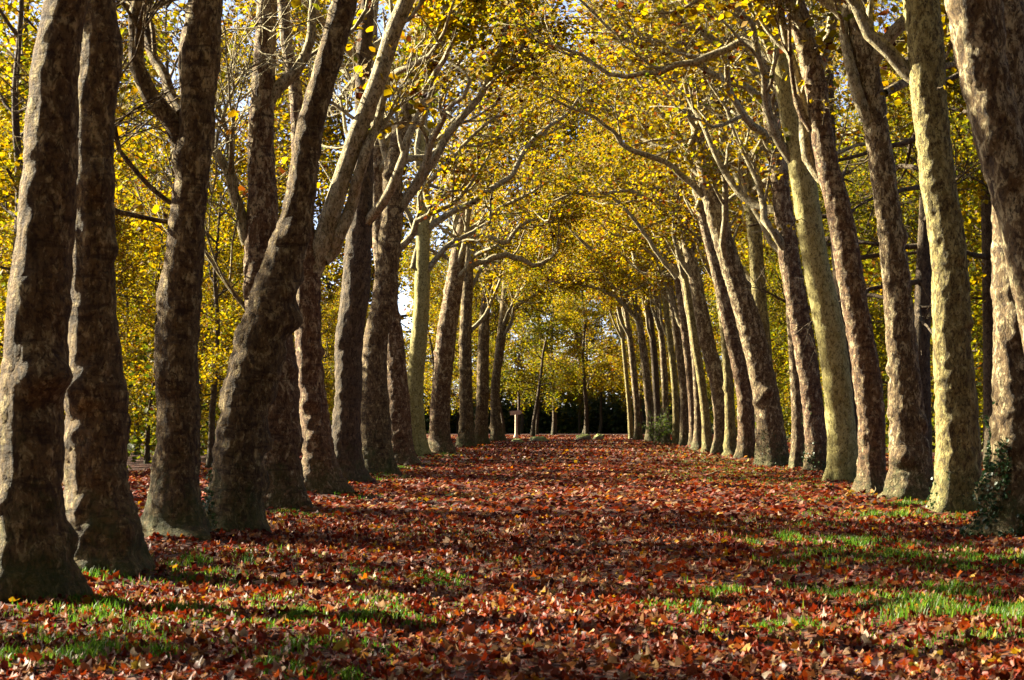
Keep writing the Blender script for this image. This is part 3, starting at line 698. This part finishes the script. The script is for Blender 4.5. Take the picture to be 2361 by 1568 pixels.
FP = [forest_proto(201 + k, h, r, zl, sp, n, s) for k, (h, r, zl, sp, n, s) in enumerate((
    (11, .11, 1.6, 2.6, 8500, .135), (13, .14, 2.4, 2.8, 9500, .14), (10, .09, 1.2, 2.3, 7500, .13), (15, .17, 3.0, 3.2, 10500, .145)))]
for f in FP:
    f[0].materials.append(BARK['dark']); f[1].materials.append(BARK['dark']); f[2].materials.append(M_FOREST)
FG = [(f, M_FOREST) for f in FP]
FO = [(f, M_OLIVE) for f in FP]

def forest_tree(x, y, ms, s, rz, label, group):
    r = empty('woodland_tree', (x, y, gz(x, y)[0]), rz, s)
    tag(r, label, 'tree', group)
    for nm, m in zip(('trunk', 'limb', 'crown'), ms[0]):
        o = obj(nm, m, None, r, 'stuff' if nm == 'crown' else None)
        if nm == 'crown':
            o.material_slots[0].link = 'OBJECT'; o.material_slots[0].material = ms[1]
    return r
rng = np.random.default_rng(33)
nf = 0
RANK = {-13: 'low front', -18: 'second', -25: 'third', -34: 'fourth', -46: 'fifth', -62: 'tall hindmost', 15: 'front', 21: 'second', 28: 'third', 38: 'fourth', 50: 'tall hindmost'}
LW, GW = 'unseen golden-leaved woodland tree added behind the mossy row to shade the path', 'woodland trees beyond the mossy row'
for x, y, sc in ((-9.5, 17.8, .62), (-9.3, 24, .64), (-12, 14, .6), (-12.5, 18.5, .5), (-12, 29.5, .85), (-12.5, 34.5, .8), (-13, 40, .85), (-17, 17, .75), (-18, 34, 1.0), (-18, 41, 1.0), (-24, 31, .95)):  # out-of-view trees, placed and sized to shade the near path and trunks
    forest_tree(x, y, FG[nf % 4], sc, nf * 1.3, LW, GW); nf += 1
for x0, dy, hs in ((-13, 5.2, .62), (-18, 5.6, .8), (-25, 7, 1.08), (-34, 8, 1.5), (-46, 10, 2.1), (-62, 14, 2.8)):
    y = max(44, -x0 / 0.30)
    while y < min(172, -x0 / 0.05):
        k = int(rng.integers(0, 4))
        forest_tree(x0 + rng.normal() * 1.3, y + rng.normal() * 1.2, FG[k], hs * rng.uniform(.85, 1.12), rng.uniform(0, 6.28),
                    'slender golden woodland tree in the %s rank behind the mossy row' % RANK[x0], GW + ', %s rank' % RANK[x0])
        nf += 1
        y += dy * rng.uniform(0.8, 1.2)
LO, GO = 'unseen olive and gold woodland tree added behind the leaning row to block sky light', 'woodland trees beyond the leaning row'
for x, y, sc in ((14, 6, 1.0), (13.5, 13, 1.1), (14, 20, 1.0), (15, 27, 1.1), (14, 34, 1.0), (15, 42, 1.0), (16, 50, 1.0), (20, 24, 1.3), (21, 38, 1.3), (14, -4, 1.1), (-13, 5, 1.1), (-14, -2, 1.2), (-13, -9, 1.2), (-19, 8, 1.4), (-20, 0, 1.5), (-20, -9, 1.5), (-27, 5, 1.8), (-28, -6, 1.8), (20, 12, 1.4), (20, 3, 1.5), (20, -7, 1.5), (14, -12, 1.2), (28, 18, 1.8), (28, 0, 1.8), (28, -14, 1.9)) + tuple((-26 + 7 * q, -26 - 3 * (q % 2), 1.7) for q in range(8)) + tuple((-33 + 9 * q, -38, 2.4) for q in range(8)):  # wood continued out of view, added to cut sky light on the trunks
    forest_tree(x, y, FO[nf % 4], sc, nf * 1.3, LO if x > 0 and y > 0 else 'unseen woodland tree added beyond the near end of the two rows to block sky light', GO); nf += 1
for x0, dy, hs in ((15, 5.5, 1.1), (21, 6.0, 1.45), (28, 7.5, 1.9), (38, 9, 2.4), (50, 12, 3.0)):
    y = max(16, x0 / 0.25)
    while y < min(205, x0 / 0.05):
        k = int(rng.integers(0, 4))
        ms = FO[k] if rng.random() < .75 else FG[k]
        forest_tree(x0 + rng.normal() * 1.3, y + rng.normal() * 1.2, ms, hs * rng.uniform(.85, 1.15), rng.uniform(0, 6.28),
                    '%s woodland tree in the %s rank behind the leaning row' % ('olive-leaved' if ms[1] is M_OLIVE else 'golden-leaved', RANK[x0]), '%s %s rank' % (GO, RANK[x0]))
        nf += 1
        y += dy * rng.uniform(0.8, 1.2)
for q in range(30):
    forest_tree(-105 + q * 5.7, (256, 272)[q % 2] + rng.normal() * 3, FG[(q * 7) % 4], rng.uniform(3.2, 4.0), rng.uniform(0, 6.28),
                'lofty golden tree of the wood that towers beyond the avenue end', 'lofty trees beyond the avenue end')
    nf += 1
for x, y, sc in ((-15.5, 62, 1.2), (-21, 86, 1.6), (-24, 140, 2.0)):
    forest_tree(x, y, FG[3], sc, y, 'tall golden woodland tree rising above the ranks behind the mossy row', GW); nf += 1
# wood closing the far end: gold crowns in front, stems behind
for yy, n, hs in ((186, 6, 1.1), (198, 5, 1.1), (212, 6, 1.0), (227, 7, 1.0)):
    for q in range(n):
        x = -13 + 27 * (q + rng.uniform(.2, .8)) / n
        k = (1, 3)[int(rng.integers(0, 2))]
        forest_tree(x, yy + rng.normal() * 1.5, (FG if rng.random() < .8 else FO)[k], hs * rng.uniform(.95, 1.2), rng.uniform(0, 6.28),
                    'golden woodland tree closing the far end of the avenue behind the boulders', 'woodland trees closing the avenue')
        nf += 1
print('woodland trees', nf)

# evergreen undergrowth closing the view under the crowns
def undergrowth(boxes, n, rng, size):
    C = []
    for (x0, x1, y0, y1, h, w) in boxes:
        m = int(n * w)
        x = rng.uniform(x0, x1, m); y = rng.uniform(y0, y1, m)
        top = h * (0.75 + 0.55 * vnoise(np.stack([x * .5, y * .3, x * 0], 1), 77))
        C.append(np.stack([x, y, rng.random(m) ** 0.8 * np.maximum(top, .3)], 1))
    C = np.concatenate(C)
    return leaves(C, size, rng, up=0.5)
V, T = undergrowth(((-24, 26, 229, 240, 6.5, .6), (-24, 26, 232, 240, 2.6, .35), (-60, -12, 222, 230, 9, .2), (14, 60, 215, 225, 9, .2)), 62000, rng, 0.42)
u = obj('undergrowth', mesh_np('undergrowth', V, [T]), M_GREEN, kind='stuff')
tag(u, 'dark evergreen undergrowth closing the wood beyond the boulders', 'undergrowth')
V, T = undergrowth(((-36, -12, 58, 190, 4.6, .62), (13, 34, 70, 190, 3.0, .38)), 74000, rng, 0.23)
u = obj('undergrowth', mesh_np('undergrowth', V, [T]), M_UNDER, kind='stuff')
tag(u, 'low yellowing undergrowth between the woodland stems', 'undergrowth')

# ------------------------------------------------------------------ boulders, signpost, sapling
M_ROCK = plain_noise_mat('mossy_rock', (.10, .09, .06), (.24, .22, .16), 5, .9, (.20, .22, .05))
def boulder(label, x0, x1, ytop, ybot, seed):
    g = ground_at((x0 + x1) / 2, ybot)
    w = (x1 - x0) * K / F * g[1]; h = (ybot - ytop) * K / F * g[1] * 1.05
    rng = np.random.default_rng(seed)
    n, m = 26, 15
    th, ph = np.meshgrid(np.arange(n) * 2 * math.pi / n, np.linspace(-0.5, math.pi / 2, m))
    S = np.stack([np.cos(th) * np.cos(ph), np.sin(th) * np.cos(ph), np.sin(ph)], -1).reshape(-1, 3)
    S = np.sign(S) * np.abs(S) ** 0.75
    d = 1 + 0.40 * vnoise(S * 1.7 + seed, seed) + 0.20 * vnoise(S * 4 + seed, seed + 1)
    V = S * d[:, None] * (w / 2, w * .42, h)
    i = np.arange(m - 1)[:, None] * n; j = np.arange(n)[None, :]
    Q = np.stack([i + j, i + (j + 1) % n, i + n + (j + 1) % n, i + n + j], -1).reshape(-1, 4)
    o = obj('boulder', mesh_np('boulder', V, [Q]), M_ROCK)
    o.location = (g[0], g[1], gz(g[0], g[1])[0]); o.rotation_euler = (0, 0, rng.uniform(-.2, .2))
    tag(o, label, 'boulder', 'mossy boulders across the end of the path')
boulder('small low mossy boulder in front of the signpost', 1181, 1210, 1013, 1021, 3)
boulder('long wedge-shaped mossy boulder between signpost and the pair of boulders', 1222, 1260, 1006, 1018, 8)
boulder('broad rounded yellow-green boulder of the pair at the path end', 1329, 1365, 1003, 1015, 5)
boulder('blocky square-ended yellow-green boulder of the pair beside the leaning row', 1366, 1394, 1002, 1014, 11)

M_POST = plain_noise_mat('weathered_wood', (.40, .29, .18), (.58, .46, .32), 9, .85)
g = ground_at(1190, 1010)
sp = empty('signpost', (g[0], g[1], gz(g[0], g[1])[0]))
tag(sp, 'pale wooden signpost with a broad board, standing behind the small low boulder', 'signpost')
px = K / F * g[1]
h = 54 * px
bag = Bag(); bag.add(*tube(np.array(((0, 0, -.1), (0, 0, .1), (0, 0, .24), (0, 0, .34), (0, 0, h), (0, 0, h + .3))), np.array((.2, .19, .15, .105, .09, .09)), 8))
obj('post', bag.mesh('post'), M_POST, sp)
def box(x0, x1, y0, y1, z0, z1, point=0.0):
    zm = (z0 + z1) / 2
    prof = [(x0, z0), (x1, z0), (x1 + point, zm), (x1, z1), (x0, z1)]
    n = len(prof)
    V = np.array([(a, y0, b) for a, b in prof] + [(a, y1, b) for a, b in prof], float)
    Q = np.array([(k, (k + 1) % n, n + (k + 1) % n, n + k) for k in range(n)])
    T = np.array([(0, k + 1, k) for k in range(1, n - 1)] + [(n, n + k, n + k + 1) for k in range(1, n - 1)])
    me = mesh_np('board', V, [Q, T]); me.polygons.foreach_set('use_smooth', np.zeros(len(me.polygons), bool)); return me
b = obj('board', box(-.34, .46, -.13, -.09, h - .02, h + .30, 0.14), M_POST, sp)
b.rotation_euler = (0, math.radians(-4), 0)

def sapling(label, x, y, hpx, wpx, seed, mat=None, n=900):
    g = ground_at(x, y); s = K / F * g[1]
    rng = np.random.default_rng(seed)
    root = empty('leafy_sapling', (g[0], g[1], gz(g[0], g[1])[0]))
    tag(root, label, 'sapling')
    bag = Bag(); an = []
    for k in range(5):
        P = walk(rng, (rng.normal() * .05, rng.normal() * .05, -.05), (rng.normal() * .25, rng.normal() * .25, 1), hpx * s * rng.uniform(.7, 1), .2, .12, .05)
        limb_tree(rng, bag, an, P, .018, .005, 6, 3, 4, twl=.4, brl=wpx * s * .5, keep=False, first=.15)
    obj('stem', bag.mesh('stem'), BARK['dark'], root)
    obj('crown', crown_mesh('crown', an, n, .10, rng, jit=.05), mat or M_SAP, root, 'stuff')
sapling('small bright green leafy sapling among the leaning trunks', 1517, 1026, 55, 18, 5)

# dark bare-limbed conifers beyond the leaning row
def bare_conifer(label, x, y, D, hm, seed):
    p = at_depth(x, y, D); p[2] = gz(p[0], p[1])[0]
    rng = np.random.default_rng(seed)
    root = empty('bare_limbed_conifer', p)
    tag(root, label, 'tree')
    T = walk(rng, (0, 0, -.1), (0, 0, 1), hm, .7, .02, .05)
    bag = Bag(); bag.add(*tube(T, np.linspace(.3, .06, len(T)), 12)); obj('trunk', bag.mesh('trunk'), BARK['dark'], root)
    for k in range(15):
        z = 4.5 + (hm - 6) * k / 15 + rng.random() * .4
        az = rng.uniform(0, 6.28)
        P = walk(rng, (T[int(z / .7)][0], T[int(z / .7)][1], z), (math.cos(az), math.sin(az), -.05), rng.uniform(3, 5.5), .4, .09, .012, None, False, .08)
        bag = Bag(); limb_tree(rng, bag, [], P, .085, .015, 7, 5, 6, twl=.9, brl=1.6, keep=False)
        obj('limb', bag.mesh('limb'), BARK['dark'], root)
bare_conifer('dark bare-limbed conifer in the wood behind the knobbly-footed trunk', 2125, 965, 62, 17, 4)
bare_conifer('dark bare-limbed conifer in the wood behind the khaki flaked trunk', 2290, 965, 66, 18, 9)
bare_conifer('dark bare-limbed conifer in the wood behind the pale broken-stubbed trunk', 1960, 965, 70, 18, 14)

# ------------------------------------------------------------------ low twigs carrying a few large leaves
TL = []
def hanging_twig(seed, start, spots):
    root, D, P, R, g = BUILT[seed]
    rng = np.random.default_rng(seed * 7 + spots[0][0])
    Dq = D - .55
    pts = [at_depth(*start, D)] + [at_depth(a, b - 6, Dq + .1 * k) for k, (a, b) in enumerate(spots)]
    pts = np.array(pts) - g
    Q, RR, _ = smooth_path(pts, np.linspace(.014, .005, len(pts)), .06)
    bag = Bag(); bag.add(*tube(Q + rng.normal(size=Q.shape) * .006, np.linspace(.013, .004, len(Q)), 5))
    tw = obj('twig', bag.mesh('twig'), BARK['dark'], root)
    for k, (a, b) in enumerate(spots):
        for e in range(2 if k % 2 else 1):
            o = obj('leaf', TL[int(rng.integers(0, 5))], None, tw)
            o.location = at_depth(a + 9 * e, b + 5 * e, Dq + .1 * k) - g
            o.rotation_euler = (rng.uniform(.7, 1.5), rng.normal() * .4, rng.normal() * .9)
            sc = .15 * rng.uniform(.8, 1.2); o.scale = (sc, sc, sc)

# ------------------------------------------------------------------ leaf litter
def lobed_leaf(rng):
    """five-lobed plane leaf, curled: rim vertices round a centre"""
    ang, rad = [], []
    lobes = ((-2.0, .66), (-1.0, .9), (0, 1.0), (1.0, .9), (2.0, .66))
    for k, (a, r) in enumerate(lobes):
        ang.append(a); rad.append(r * rng.uniform(.85, 1.1))
        if k < 4: ang.append(a + .5); rad.append(.64 * rng.uniform(.9, 1.15))
    ang.append(math.pi); rad.append(.28)
    ang = np.array(ang) + rng.normal(size=len(ang)) * .05; rad = np.array(rad) * .5
    x, y = np.sin(ang) * rad, np.cos(ang) * rad
    c1, c2 = rng.uniform(-.3, 1.4), rng.uniform(-.3, 1.3)
    z = c1 * x * x * 2 + c2 * y * y * 1.5 + rng.uniform(-.2, .55) * np.abs(x) + rng.normal(size=len(ang)) * .08
    x = x * rng.uniform(.6, 1.0)
    V = np.concatenate([[(0, 0, 0)], np.stack([x, y, z], 1)])
    n = len(ang)
    T = np.array([(0, 1 + (k + 1) % n, 1 + k) for k in range(n)])
    return V, T
rl = np.random.default_rng(5)
PROTO = [lobed_leaf(rl) for _ in range(14)]
for V, T in PROTO[:5]:
    me = mesh_np('leaf', V, [T]); me.materials.append(M_TWIG); TL.append(me)
hanging_twig(24, (1893, 300), ((1900, 262), (1898, 238), (1870, 236)))
hanging_twig(24, (1888, 250), ((1925, 252), (1958, 246), (1972, 246), (1982, 240)))
hanging_twig(23, (2012, 230), ((2036, 218), (2048, 228), (2058, 206)))
hanging_twig(23, (2022, 300), ((2050, 272), (2085, 300), (2100, 288)))
hanging_twig(22, (2150, 215), ((2180, 205), (2215, 208)))
hanging_twig(25, (1868, 520), ((1840, 512), (1818, 523), (1798, 530), (1780, 520)))
hanging_twig(24, (1862, 120), ((1900, 110), (1943, 106), (1950, 78)))
hanging_twig(24, (1845, 60), ((1880, 40), (1905, 22), (1930, 30)))

def scatter(C, size, rng, protos, tilt):
    bag = Bag()
    pid = rng.integers(0, len(protos), len(C))
    for k, (L, Tk) in enumerate(protos):
        c = C[pid == k]; n = len(c)
        if not n: continue
        N = rng.normal(size=(n, 3)) * tilt; N[:, 2] = 1; N /= np.linalg.norm(N, axis=1)[:, None]
        A = rng.normal(size=(n, 3)); A -= (A * N).sum(1)[:, None] * N; A /= np.linalg.norm(A, axis=1)[:, None]
        B = np.cross(A, N)
        flip = np.where(rng.random(n) < .5, -1.0, 1.0)[:, None, None]
        s = (size * rng.uniform(.6, 1.25, n))[:, None, None]
        V = c[:, None] + s * (L[None, :, 0:1] * B[:, None] + L[None, :, 1:2] * A[:, None] + flip * L[None, :, 2:3] * N[:, None])
        T = (np.arange(n)[:, None, None] * len(L) + Tk[None]).reshape(-1, 3)
        bag.add(V.reshape(-1, 3), None, T)
    return bag

def litter_points(n, y0, y1, rng, marg=2.0):
    y = y0 + (y1 - y0) * rng.random(n * 2)
    lo, hi = -.27 * y - marg, .225 * y + marg
    wmax = .495 * y1 + 2 * marg
    keep = rng.random(n * 2) < (hi - lo) / wmax
    y, lo, hi = y[keep][:n], lo[keep][:n], hi[keep][:n]
    x = lo + (hi - lo) * rng.random(len(y))
    return x, y

bag = Bag()
for n, y0, y1, size, tilt, lift, protos in ((22000, 11.5, 20, .108, .30, .016, PROTO), (27000, 20, 34, .118, .34, .018, PROTO),
                                            (62000, 34, 75, .13, .5, .025, [(LEAF2, LEAF2_T)]), (85000, 75, 200, .17, .65, .03, [(LEAF2, LEAF2_T)])):
    x, y = litter_points(n, y0, y1, rl)
    ok = np.abs(x - XC) < 13 + 0 * x
    x, y = x[ok], y[ok]
    C = np.stack([x, y, gz(x, y) + lift * (0.35 + rl.random(len(x)) * 1.2)], 1)
    b2 = scatter(C, size, rl, protos, tilt)
    bag.add(np.concatenate(b2.V), None, np.concatenate(b2.T))
lit = obj('leaf_litter', bag.mesh('leaf_litter'), M_LITTER, kind='stuff')
tag(lit, 'carpet of dry red brown fallen leaves covering the path', 'leaf litter')

# the largest single leaves in view are things of their own
def solid_leaf_mat(name, c):
    t = NT(name)
    co = t.n('TexCoord').outputs['Object']
    n = t.n('TexNoise', {'Vector': co, 'Scale': 22.0, 'Detail': 3.0}).outputs[0]
    rnd = t.n('ObjectInfo').outputs['Random']
    cc = t.mix(n, tuple(v * .22 for v in c), tuple(min(.8, v * .46) for v in c))
    cc = t.mix(t.math('MULTIPLY', rnd, .35), cc, (.04, .012, .006))
    d = t.n('BsdfPrincipled', {'Base Color': cc, 'Roughness': .5, 'Specular IOR Level': .2})
    return t.surf(t.n('MixShader', {0: .22, 1: d, 2: t.n('BsdfTranslucent', {0: cc})}))
KINDS = (('rust red', (.36, .06, .014), .36), ('dark brown', (.15, .045, .02), .2), ('tan', (.42, .25, .13), .2), ('pale cream-backed', (.60, .44, .29), .10), ('orange', (.60, .20, .02), .10), ('yellow', (.66, .44, .03), .06))
LM = []
for nm, c, w in KINDS:
    m = solid_leaf_mat('fallen_leaf_' + nm.replace(' ', '_').replace('-', '_'), c)
    ms = []
    for V, T in PROTO[:7]:
        me = mesh_np('fallen_leaf', V, [T]); me.materials.append(m); ms.append(me)
    LM.append(ms)
wts = np.array([k[2] for k in KINDS])
for q in range(300):
    y = 12.75 + 2.6 * rl.random() ** 1.2
    x = rl.uniform(-.245 * y, .2 * y)
    k = int(rl.choice(len(KINDS), p=wts / wts.sum()))
    o = obj('fallen_leaf', LM[k][int(rl.integers(0, 7))], None)
    o.location = (x, y, gz(x, y)[0] + .035 + .02 * rl.random())
    o.rotation_euler = (rl.normal() * .45, rl.normal() * .45, rl.uniform(0, 6.28))
    s = .115 * rl.uniform(.7, 1.3); o.scale = (s, s, s)
    tag(o, '%s curled plane leaf lying on top of the leaf carpet before the first trunk' % KINDS[k][0], 'leaf', '%s fallen leaves on the near path' % KINDS[k][0])

# ------------------------------------------------------------------ grass
def grass_bag(patches, rng):
    Cs, Hs = [], []
    for (px, py, rx, ry, n, h) in patches:
        n = int(n * 1.9); h *= .85; rx *= 1.25; ry *= 1.4
        g = ground_at(px, py)
        a = rng.normal(size=(n, 2)) * .55
        x = g[0] + a[:, 0] * rx; y = g[1] + a[:, 1] * ry
        cl = vnoise(np.stack([x * 4, y * 2.2, x * 0], 1), 21)
        ok = cl > rng.uniform(-.35, .3, n)
        x, y, cl = x[ok], y[ok], cl[ok]
        Cs.append(np.stack([x, y, gz(x, y) - .005], 1)); Hs.append(h * rng.uniform(.45, 1.15, len(x)) * (0.7 + .5 * np.clip(cl, 0, 1)))
    C = np.concatenate(Cs); H = np.concatenate(Hs); n = len(C)
    az = rng.uniform(0, 6.28, n); bend = rng.uniform(.15, .9, n)
    D = np.stack([np.cos(az), np.sin(az), 0 * az], 1)
    S = np.stack([-np.sin(az), np.cos(az), 0 * az], 1)
    Z = np.array((0, 0, 1.0))
    w = .0035 + .0018 * rng.random(n) + H * .012
    p1 = C + H[:, None] * (.55 * Z) + (H * bend * .18)[:, None] * D
    p2 = C + (H * (1 - .25 * bend))[:, None] * Z + (H * bend * .6)[:, None] * D
    V = np.stack([C - S * w[:, None], C + S * w[:, None], p1 + S * w[:, None] * .8, p1 - S * w[:, None] * .8, p2], 1).reshape(-1, 3)
    b = np.arange(n)[:, None] * 5
    T = np.concatenate([b + np.array((0, 1, 2)), b + np.array((0, 2, 3)), b + np.array((3, 2, 4))])
    bag = Bag(); bag.add(V, None, T); return bag
GP = [(310, 1520, .45, .35, 1500, .16), (60, 1520, .6, .35, 900, .10), (120, 1465, .7, .4, 1200, .10), (420, 1430, .8, .35, 1700, .10), (340, 1420, .25, .3, 500, .17), (240, 1400, .5, .4, 800, .11),
      (730, 1425, .75, .4, 2600, .10), (860, 1390, .5, .5, 700, .08), (690, 1490, .6, .35, 1000, .09), (520, 1390, .5, .5, 700, .09), (620, 1545, .6, .3, 900, .09), (470, 1340, .5, .7, 600, .09),
      (1000, 1330, .7, .8, 700, .07), (980, 1230, .6, 1.5, 900, .07), (1060, 1150, .6, 2.5, 900, .07), (880, 1330, .5, .8, 700, .08), (440, 1300, .45, .6, 900, .14), (650, 1280, .5, .8, 500, .09), (1150, 1290, .5, .9, 300, .06),
      (1900, 1250, .7, .9, 2000, .13), (1960, 1295, .6, .7, 1500, .13), (2180, 1290, .9, .8, 2400, .13), (2110, 1265, .6, .8, 1200, .13), (2280, 1310, .7, .7, 900, .11), (1830, 1210, .8, 1.4, 900, .10),
      (2070, 1365, .6, .5, 1600, .13), (2330, 1430, .7, .5, 1700, .15), (2180, 1400, .7, .5, 900, .1), (1700, 1365, .4, .5, 600, .12), (1770, 1450, .5, .4, 700, .08), (1880, 1360, .7, .5, 700, .09), (2250, 1480, .6, .35, 700, .1), (1620, 1400, .5, .5, 400, .08),
      (2020, 1190, .9, 1.6, 900, .10), (2150, 1195, .8, 1.4, 900, .11), (1900, 1150, .9, 2.2, 900, .1), (1780, 1110, 1.2, 4, 1600, .12), (1700, 1085, 1.4, 6, 1800, .12), (1640, 1065, 1.4, 7, 1600, .12), (1560, 1095, 1.2, 6, 1400, .10), (1580, 1050, 1.5, 9, 1200, .12), (1520, 1035, 1.5, 12, 1000, .12),
      (2300, 1090, 2, 5, 2500, .16), (2180, 1080, 2, 5, 1200, .16), (2040, 1190, .25, .25, 250, .2), (2105, 1165, .5, .4, 500, .12),
      (830, 1105, .9, 2.0, 1200, .13), (920, 1080, .9, 4, 1400, .13), (1000, 1050, .9, 7, 1400, .13), (1080, 1030, .9, 10, 900, .13), (780, 1145, .6, 1.2, 700, .11), (700, 1190, .5, 1, 500, .1), (180, 1340, .4, .4, 600, .12), (1120, 1065, .8, 5, 700, .08), (1260, 1060, .9, 6, 600, .08), (1180, 1100, .7, 3, 500, .08),
      (1390, 1030, 2, 9, 700, .1), (310, 1040, 2.5, 12, 2500, .2), (480, 1030, 2.5, 14, 2000, .2)]
gb = grass_bag(GP, np.random.default_rng(8))
gr = obj('grass', gb.mesh('grass'), M_GRASS, kind='stuff')
tag(gr, 'tufts of green grass growing up through the fallen leaves', 'grass')

# ------------------------------------------------------------------ fallen wood
def fallen_branch(label, pts, r, seed, D=None):
    rng = np.random.default_rng(seed)
    bag = Bag(); g0 = None
    for line in pts:
        base = ground_at(*line[0])
        Dp = base[1] if D is None else D
        P = np.array([at_depth(a, b, Dp + .03 * k) for k, (a, b) in enumerate(line)])
        P[0][2] = min(P[0][2], .01)
        if g0 is None: g0 = P[0].copy()
        Q, RR, s = smooth_path(P, np.linspace(r, r * .5, len(P)), .05)
        bag.add(*tube(Q + rng.normal(size=Q.shape) * .004, RR * 0 + np.linspace(r, r * .5, len(Q)), 6))
    me = bag.mesh('fallen_branch'); me.transform(Matrix.Translation(-Vector(g0)))
    o = obj('fallen_branch', me, BARK['limb']); o.location = g0
    tag(o, label, 'branch')
Dt = ground_at(1995, 1152)[1]
fallen_branch('dry forked twig sticking up beside the reddish leaning trunk', (((1993, 1152), (1987, 1140), (1980, 1128), (1976, 1120)), ((2004, 1152), (2014, 1138), (2019, 1128), (2017, 1117))), .012, 2, Dt)
Dt = ground_at(1660, 1100)[1]
fallen_branch('thin dead branch lying on grass in front of the strongly leaning trunk', (((1595, 1098), (1630, 1096), (1655, 1086), (1680, 1081)), ((1640, 1100), (1656, 1094), (1658, 1084))), .02, 3, Dt)
g = ground_at(100, 1408)
rngb = np.random.default_rng(6)
P = np.array(((0, 0, -.03), (-.05, .02, .07), (-.07, .05, .15), (-.085, .09, .24)))
Qp, RR, s = smooth_path(P, (.05, .045, .04, .02), .03)
a = np.linspace(-1.2, 1.2, 7)
V = []
for q, r in zip(Qp, RR):
    for t in a: V.append(q + (math.sin(t) * r, -math.cos(t) * r * .5, rngb.normal() * .004))
n = 7; m = len(Qp)
ii = np.arange(m - 1)[:, None] * n; jj = np.arange(n - 1)[None]
Q = np.stack([ii + jj, ii + jj + 1, ii + n + jj + 1, ii + n + jj], -1).reshape(-1, 4)
o = obj('bark_strip', mesh_np('bark_strip', np.array(V), [Q]), plain_noise_mat('peeled_bark', (.30, .27, .21), (.50, .46, .38), 14))
o.location = (g[0], g[1] - .12, 0); tag(o, 'peeled pale bark strip leaning on the foot of the thick sunlit-edged trunk', 'bark strip')
so = o.modifiers.new('thickness', 'SOLIDIFY'); so.thickness = .008
print('triangles', sum(sum(len(p.vertices) - 2 for p in m.polygons) if len(m.polygons) < 100 else len(m.loops) - 2 * len(m.polygons) for m in bpy.data.meshes if m.users))
